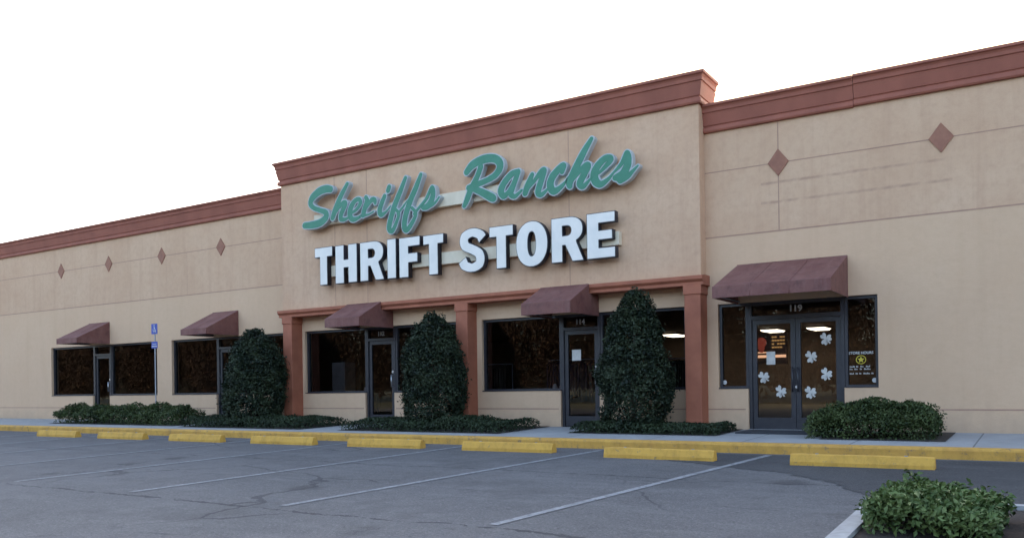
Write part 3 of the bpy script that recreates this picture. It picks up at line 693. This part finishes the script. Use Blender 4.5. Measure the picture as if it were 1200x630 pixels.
# woods across the road, seen mirrored in the shop windows
P = []
for k in range(250):
    cx = -190 + (k % 125) * 2.1 + random.uniform(-1, 1); cy = -50 - 5 * (k // 125) + random.uniform(-2, 2); h = random.uniform(8, 14); rr = random.uniform(2.0, 3.4)
    n = 1800; d = rng.normal(size=(n, 3)); d /= np.linalg.norm(d, axis=1, keepdims=True); q = rng.uniform(.45, 1.05, n)[:, None]
    P.append(np.array([cx, cy, h * .55 - .6]) + d * q * [rr, rr, h * .5])
P = np.vstack(P); o = leaf_mesh('distant_woods', leaves(P, rng.normal(size=P.shape), .34), M_wood_far)
tag(o, 'far brown autumn woods across the lot, mirrored in the shop windows', 'woods', None, 'stuff')

# ------------------------------------------------------------------ wheel stops
def wheel_stop(x0, x1, y, label, skew=0):
    r = empty('wheel_stop', ((x0 + x1) / 2, y, gz(y)), label, 'wheel stop', 'yellow wheel stops along the kerb')
    h, wd = .155, .17; L = (x1 - x0) / 2; b = MB(); n = 12; prof = [(-wd/2, -.01), (-wd/2, .05), (-wd/2 + .035, h - .01), (-wd/2 + .05, h), (wd/2 - .05, h), (wd/2 - .035, h - .01), (wd/2, .05), (wd/2, -.01)]
    rings = []
    for i in range(n + 1):
        u = -L + 2 * L * i / n; e = .012 if i in (0, n) else 0
        rings.append([(u, py * (1 - e * 3) + random.uniform(-.003, .003) + u * skew, pz * (1 - e * 3) + (random.uniform(-.004, .004) if pz > 0 else 0)) for py, pz in prof])
    k = len(prof)
    for p, q in zip(rings, rings[1:]):
        for j in range(k): m = (j + 1) % k; b.quad(p[j], q[j], q[m], p[m])
    b.quad(*rings[0]); b.quad(*rings[-1][::-1])
    o = b.build('concrete_bar', M_stop); o.parent = r
    for u in (-L * .62, L * .62):
        b = MB(); b.tube((u, u * skew, h - .01), (u, u * skew, h + .008), .022, n=10); o = b.build('anchor_pin', M_galv); o.parent = r
    return r
for x0, x1, y, lb, sk in ((-22.0, -20.25, -3.78, 'yellow wheel stop nearest the blue parking sign', 0), (-19.3, -17.55, -3.78, 'yellow wheel stop below the left wing window, left of the broad holly', .01),
    (-16.6, -14.86, -3.76, 'yellow wheel stop in front of the left brown pilaster', 0), (-13.95, -12.2, -3.70, 'yellow wheel stop in front of door 112', .02),
    (-11.28, -9.53, -3.65, 'yellow wheel stop in front of the middle holly shrub', .02), (-8.6, -6.81, -3.62, 'yellow wheel stop in front of door 114', .02),
    (-5.72, -3.97, -3.93, 'yellow wheel stop set forward of the row, between the tallest holly and double doors', -.02), (-2.88, -1.13, -4.02, 'yellow wheel stop in front of the rounded boxwood bush at right', .02),
    (-.1, 1.65, -3.9, 'yellow wheel stop farthest right, beyond the boxwood bush', 0)):
    wheel_stop(x0, x1, y, lb, sk)

# ------------------------------------------------------------------ small things
sp = empty('parking_sign', (-21.13, -1.0, 0), 'blue and white disabled parking sign on a thin grey post at left', 'sign')
b = MB(); b.box(-21.15, -21.11, -1.0, -.985, 0, 2.83); b.build('post', M_galv, sp)
b = MB(); b.box(-21.265, -20.995, -1.012, -1.002, 2.54, 2.83); p1 = b.build('sign_panel', M_blue, sp, bevel=.003)
b = MB()
cx, cz = -21.13, 2.66
ring = arc(cx - .005, cz, .055, .062, 80, -200, 16); inn = arc(cx - .005, cz, .036, .042, 80, -200, 16)
for (a, c_), (d_, e_) in zip(zip(ring, ring[1:]), zip(inn, inn[1:])): b.quad((*a[:1], -1.015, a[1]), (d_[0], -1.015, d_[1]), (e_[0], -1.015, e_[1]), (c_[0], -1.015, c_[1]))
b.prism_y([(cx - .012, cz + .02), (cx + .012, cz + .02), (cx + .012, cz + .10), (cx - .012, cz + .10)], -1.017, -1.012)
b.prism_y(arc(cx, cz + .125, .02, .02, 0, 340, 10), -1.017, -1.012)
b.prism_y([(cx + .02, cz + .0), (cx + .055, cz), (cx + .085, cz - .075), (cx + .06, cz - .075), (cx + .04, cz - .02), (cx + .02, cz - .02)], -1.017, -1.012)
b.build('wheelchair_symbol', M_vinyl, p1)
b = MB(); b.box(-21.265, -20.995, -1.012, -1.002, 2.14, 2.33); p2 = b.build('sign_panel', M_blue, sp, bevel=.003)
b = MB(); b.box(-21.24, -21.02, -1.016, -1.012, 2.185, 2.21); b.box(-21.22, -21.04, -1.016, -1.012, 2.25, 2.265); b.build('white_stripe', M_vinyl, p2)

# shamrocks on the double doors
def shamrock(x, z, rot, label):
    pts = []
    for k in range(4 if False else 3):
        a0 = rot + k * 2.094
        for j in range(13):
            t = j / 12; a = a0 - .95 + 1.9 * t; rr = .118 * (.22 + .78 * math.sin(math.pi * t) ** .55 - .30 * math.exp(-((t - .5) / .10) ** 2))
            pts.append((x + rr * math.cos(a), z + rr * 1.1 * math.sin(a)))
        if k == 2:
            am = a0 + 1.047
            for da, rr in ((-.25, .04), (-.12, .115), (.12, .12), (.25, .04)): pts.append((x + rr * math.cos(am + da), z + rr * math.sin(am + da)))
    b = MB(); b.prism_y(pts, GY - .012, GY - .004); o = b.build('shamrock', M_paper)
    return tag(o, label, 'decoration', 'paper shamrocks on the double doors')
for x, z, r, lb in ((-4.39, 1.03, .4, 'white paper shamrock on the left glass door, left one of two below the notice'), (-4.08, .76, .1, 'white paper shamrock low on the left glass door near the middle frame'),
    (-3.27, 1.70, .2, 'white paper shamrock at the top of the right glass door'), (-3.53, 1.385, .35, 'white paper shamrock on the right glass door, second from the top'),
    (-3.27, 1.065, .0, 'white paper shamrock on the right glass door, third from the top'), (-3.55, .74, .25, 'white paper shamrock lowest on the right glass door')):
    shamrock(x, z, r, lb)
b = MB(); b.box(-4.33, -4.17, GY - .01, GY - .004, 1.26, 1.50); tag(b.build('paper_notice', M_paper), 'white paper notice on the left of the double glass doors', 'notice')
b = MB(); b.box(-8.43, -8.22, GY - .01, GY - .004, 1.45, 1.68); tag(b.build('paper_notice', M_paper), 'white paper notice on the glass of door 114', 'notice')
for x, lb in ((-5.13, 'small round white sticker low in the window left of double doors'), (-2.46, 'small round white sticker below the store hours lettering')):
    b = MB(); b.prism_y(arc(x, .94, .042, .042, 0, 345, 20), GY - .009, GY - .004); tag(b.build('round_sticker', M_vinyl), lb, 'sticker', 'round white window stickers')
hs = empty('hours_decal', (-2.68, GY, 1.2), 'white and yellow store hours lettering in the window right of the double doors', 'window lettering')
text_mesh('lettering', 'STORE HOURS', .062, M_vinyl, (-2.68, GY - .006, 1.405), hs, thick=.0015)
b = MB(); o1 = arc(-2.68, 1.305, .085, .078, 0, 360, 28); o2 = arc(-2.68, 1.305, .072, .066, 0, 360, 28)
for k in range(28): b.quad((o1[k][0], GY - .006, o1[k][1]), (o2[k][0], GY - .006, o2[k][1]), (o2[k+1][0], GY - .006, o2[k+1][1]), (o1[k+1][0], GY - .006, o1[k+1][1]))
star = [(-2.68 + (.062 if k % 2 == 0 else .026) * math.cos(math.radians(90 + 36 * k)), 1.305 + (.06 if k % 2 == 0 else .025) * math.sin(math.radians(90 + 36 * k))) for k in range(10)]
b.prism_y(star, GY - .009, GY - .005); b.build('star_emblem', M_yellowvinyl, hs)
for z, words in ((1.185, (.09, .05, .07, .08)), (1.140, (.06, .07, .05, .12)), (1.062, (.08, .04, .05, .11, .04))):
    b = MB(); x = -2.87
    for wd in words:
        n = int(wd / .018)
        for k in range(n): b.box(x + k * .018, x + k * .018 + .012, GY - .008, GY - .004, z - .013, z + .015 - .006 * ((k * 7) % 3))
        x += wd + .02
    b.build('lettering', M_vinyl, hs)
b = MB(); b.box(-4.6, -3.0, -1.0, -.15, .03, .062); tag(b.build('doormat', M_mat, bevel=.006), 'flat black rubber mat on the walk before the double doors', 'doormat')

# inside the shop: lamps, a glowing panel, racks and shelves seen through the glass
for (x, y), lb in zip(((-8.76, 17.2), (-7.05, 17.2), (-12.8, 17.2)), ('left one of two glowing ceiling lamps seen through the double doors', 'right one of two glowing ceiling lamps seen through the double doors', 'glowing ceiling lamp seen through the window right of the tallest holly')):
    r = empty('ceiling_lamp', (x, y, 2.9), lb, 'ceiling lamp', 'lit ceiling lamps inside the shop')
    b = MB(); b.box(x - .36, x + .36, y - .6, y + .6, 2.93, 2.998); b.build('housing', M_galv, r)
    b = MB(); b.prism_y([(x - .33, 2.929), (x - .25, 2.875), (x + .25, 2.875), (x + .33, 2.929)], y - .58, y + .58); b.build('diffuser', M_lamp, r)
ls = empty('glow_panel', (-4.27, .5, 1.5), 'glowing orange and yellow panel inside the left glass door', 'sign')  # board carrying emissive orange, red and yellow shapes
b = MB(); b.box(-4.72, -4.05, .5, .53, 1.28, 1.86); b.build('backing_board', M_room, ls)
b = MB(); b.box(-4.70, -4.07, .484, .498, 1.40, 1.45); b.build('light_bar', M_glow_o, ls)
b = MB(); b.box(-4.62, -4.30, .484, .498, 1.49, 1.51); b.build('light_bar', M_glow_o, ls)
b = MB(); b.prism_y(arc(-4.53, 1.69, .10, .10, 20, 360, 12) , .484, .498); b.prism_y([(-4.60, 1.60), (-4.46, 1.60), (-4.5, 1.50), (-4.55, 1.50)], .482, .496); b.build('lit_blob', M_glow_r, ls)
for k in range(4):
    for q in range(5):
        if (k * 3 + q) % 7 == 4: continue
        b = MB(); b.box(-4.33 + q * .05, -4.29 + q * .05, .484, .498, 1.58 + .065 * k, 1.605 + .065 * k); b.build('lit_mark', M_glow_y, ls)
def rack(x0, x1, y, h, m, label):
    r = empty('clothes_rack', ((x0 + x1) / 2, y, .035), label, 'clothes rack', 'clothes racks inside the shop')
    b = MB()
    for xa in (x0, x1): b.tube((xa, y, .035), (xa, y, h), .016); b.box(xa - .02, xa + .02, y - .25, y + .25, .035, .07)
    b.tube((x0, y, h), (x1, y, h), .016); b.build('rail', M_galv, r)
    b = MB(); x = x0 + .06
    while x < x1 - .06:
        L = random.uniform(.7, 1.05); t = random.uniform(.025, .045); hw = random.uniform(.17, .24)
        b.prism_x([(y, h - .03), (y - hw, h - .12), (y - hw * 1.05, h - L), (y + hw * 1.05, h - L), (y + hw, h - .12)], x, x + t); x += t + random.uniform(.005, .03)
    o = b.build('clothes', m, r); tag(o, kind='stuff')
    return r
for x0, x1, y, h, m, lb in ((-21.3, -20.0, 2.2, 1.5, 0, 'rack of clothes behind the left wing window'), (-13.0, -11.5, 2.6, 1.5, 1, 'rack of clothes behind the window right of door 112'), (-10.3, -9.0, 2.4, 1.55, 0, 'rack of clothes behind the window left of door 114'), (-7.4, -6.0, 2.4, 1.5, 1, 'rack of clothes behind the window right of door 114')):
    rack(x0, x1, y, h, M_cloth[m], lb)
r = empty('cabinet', (-15.75, .9, .035), 'pale upright cabinet behind the window left of door 112', 'cabinet')
b = MB(); b.box(-15.98, -15.52, .7, 1.1, .035, 1.62); b.build('carcass', M_wood, r, bevel=.006)
for z in (.12, .5, .88, 1.26): b = MB(); b.box(-15.95, -15.55, .69, .699, z, z + .34); b.build('drawer', M_wood, r, bevel=.003)
def mug(x, y, z, label):
    b = MB(); n = 16; zz = [(0, .035), (.02, .05), (.09, .055), (.13, .04), (.15, .03)]; rings = [[(x + rr * math.cos(2*math.pi*k/n), y + rr * math.sin(2*math.pi*k/n), z + h) for k in range(n)] for h, rr in zz]
    for p, q in zip(rings, rings[1:]):
        for k in range(n): j = (k + 1) % n; b.quad(p[k], p[j], q[j], q[k])
    b.quad(*rings[0][::-1]); b.quad(*rings[-1]); return tag(b.build('vase', M_white, None, True), label, 'vase', 'white vases on the window ledges')
for xa, xb, lb in ((-16.2, -14.22, 'low display table inside the window with the pale upright cabinet'), (-10.6, -8.72, 'low display table inside the window just right of the middle brown pilaster')):
    r = empty('display_table', ((xa + xb) / 2, .44, .035), lb, 'table')
    b = MB(); b.box(xa, xb, .26, .62, .78, .81); b.build('tabletop', M_wood, r, bevel=.004)
    for lx in (xa + .03, xb - .08):
        for ly in (.28, .55): b = MB(); b.box(lx, lx + .05, ly, ly + .05, .035, .78); b.build('leg', M_wood, r)
mug(-14.52, .40, .81, 'left one of two small white vases near the pale upright cabinet'); mug(-14.36, .42, .81, 'right one of two small white vases near the pale upright cabinet')
mug(-9.02, .40, .81, 'left one of two small white vases right of the middle brown pilaster'); mug(-8.86, .42, .81, 'right one of two small white vases right of the middle brown pilaster')
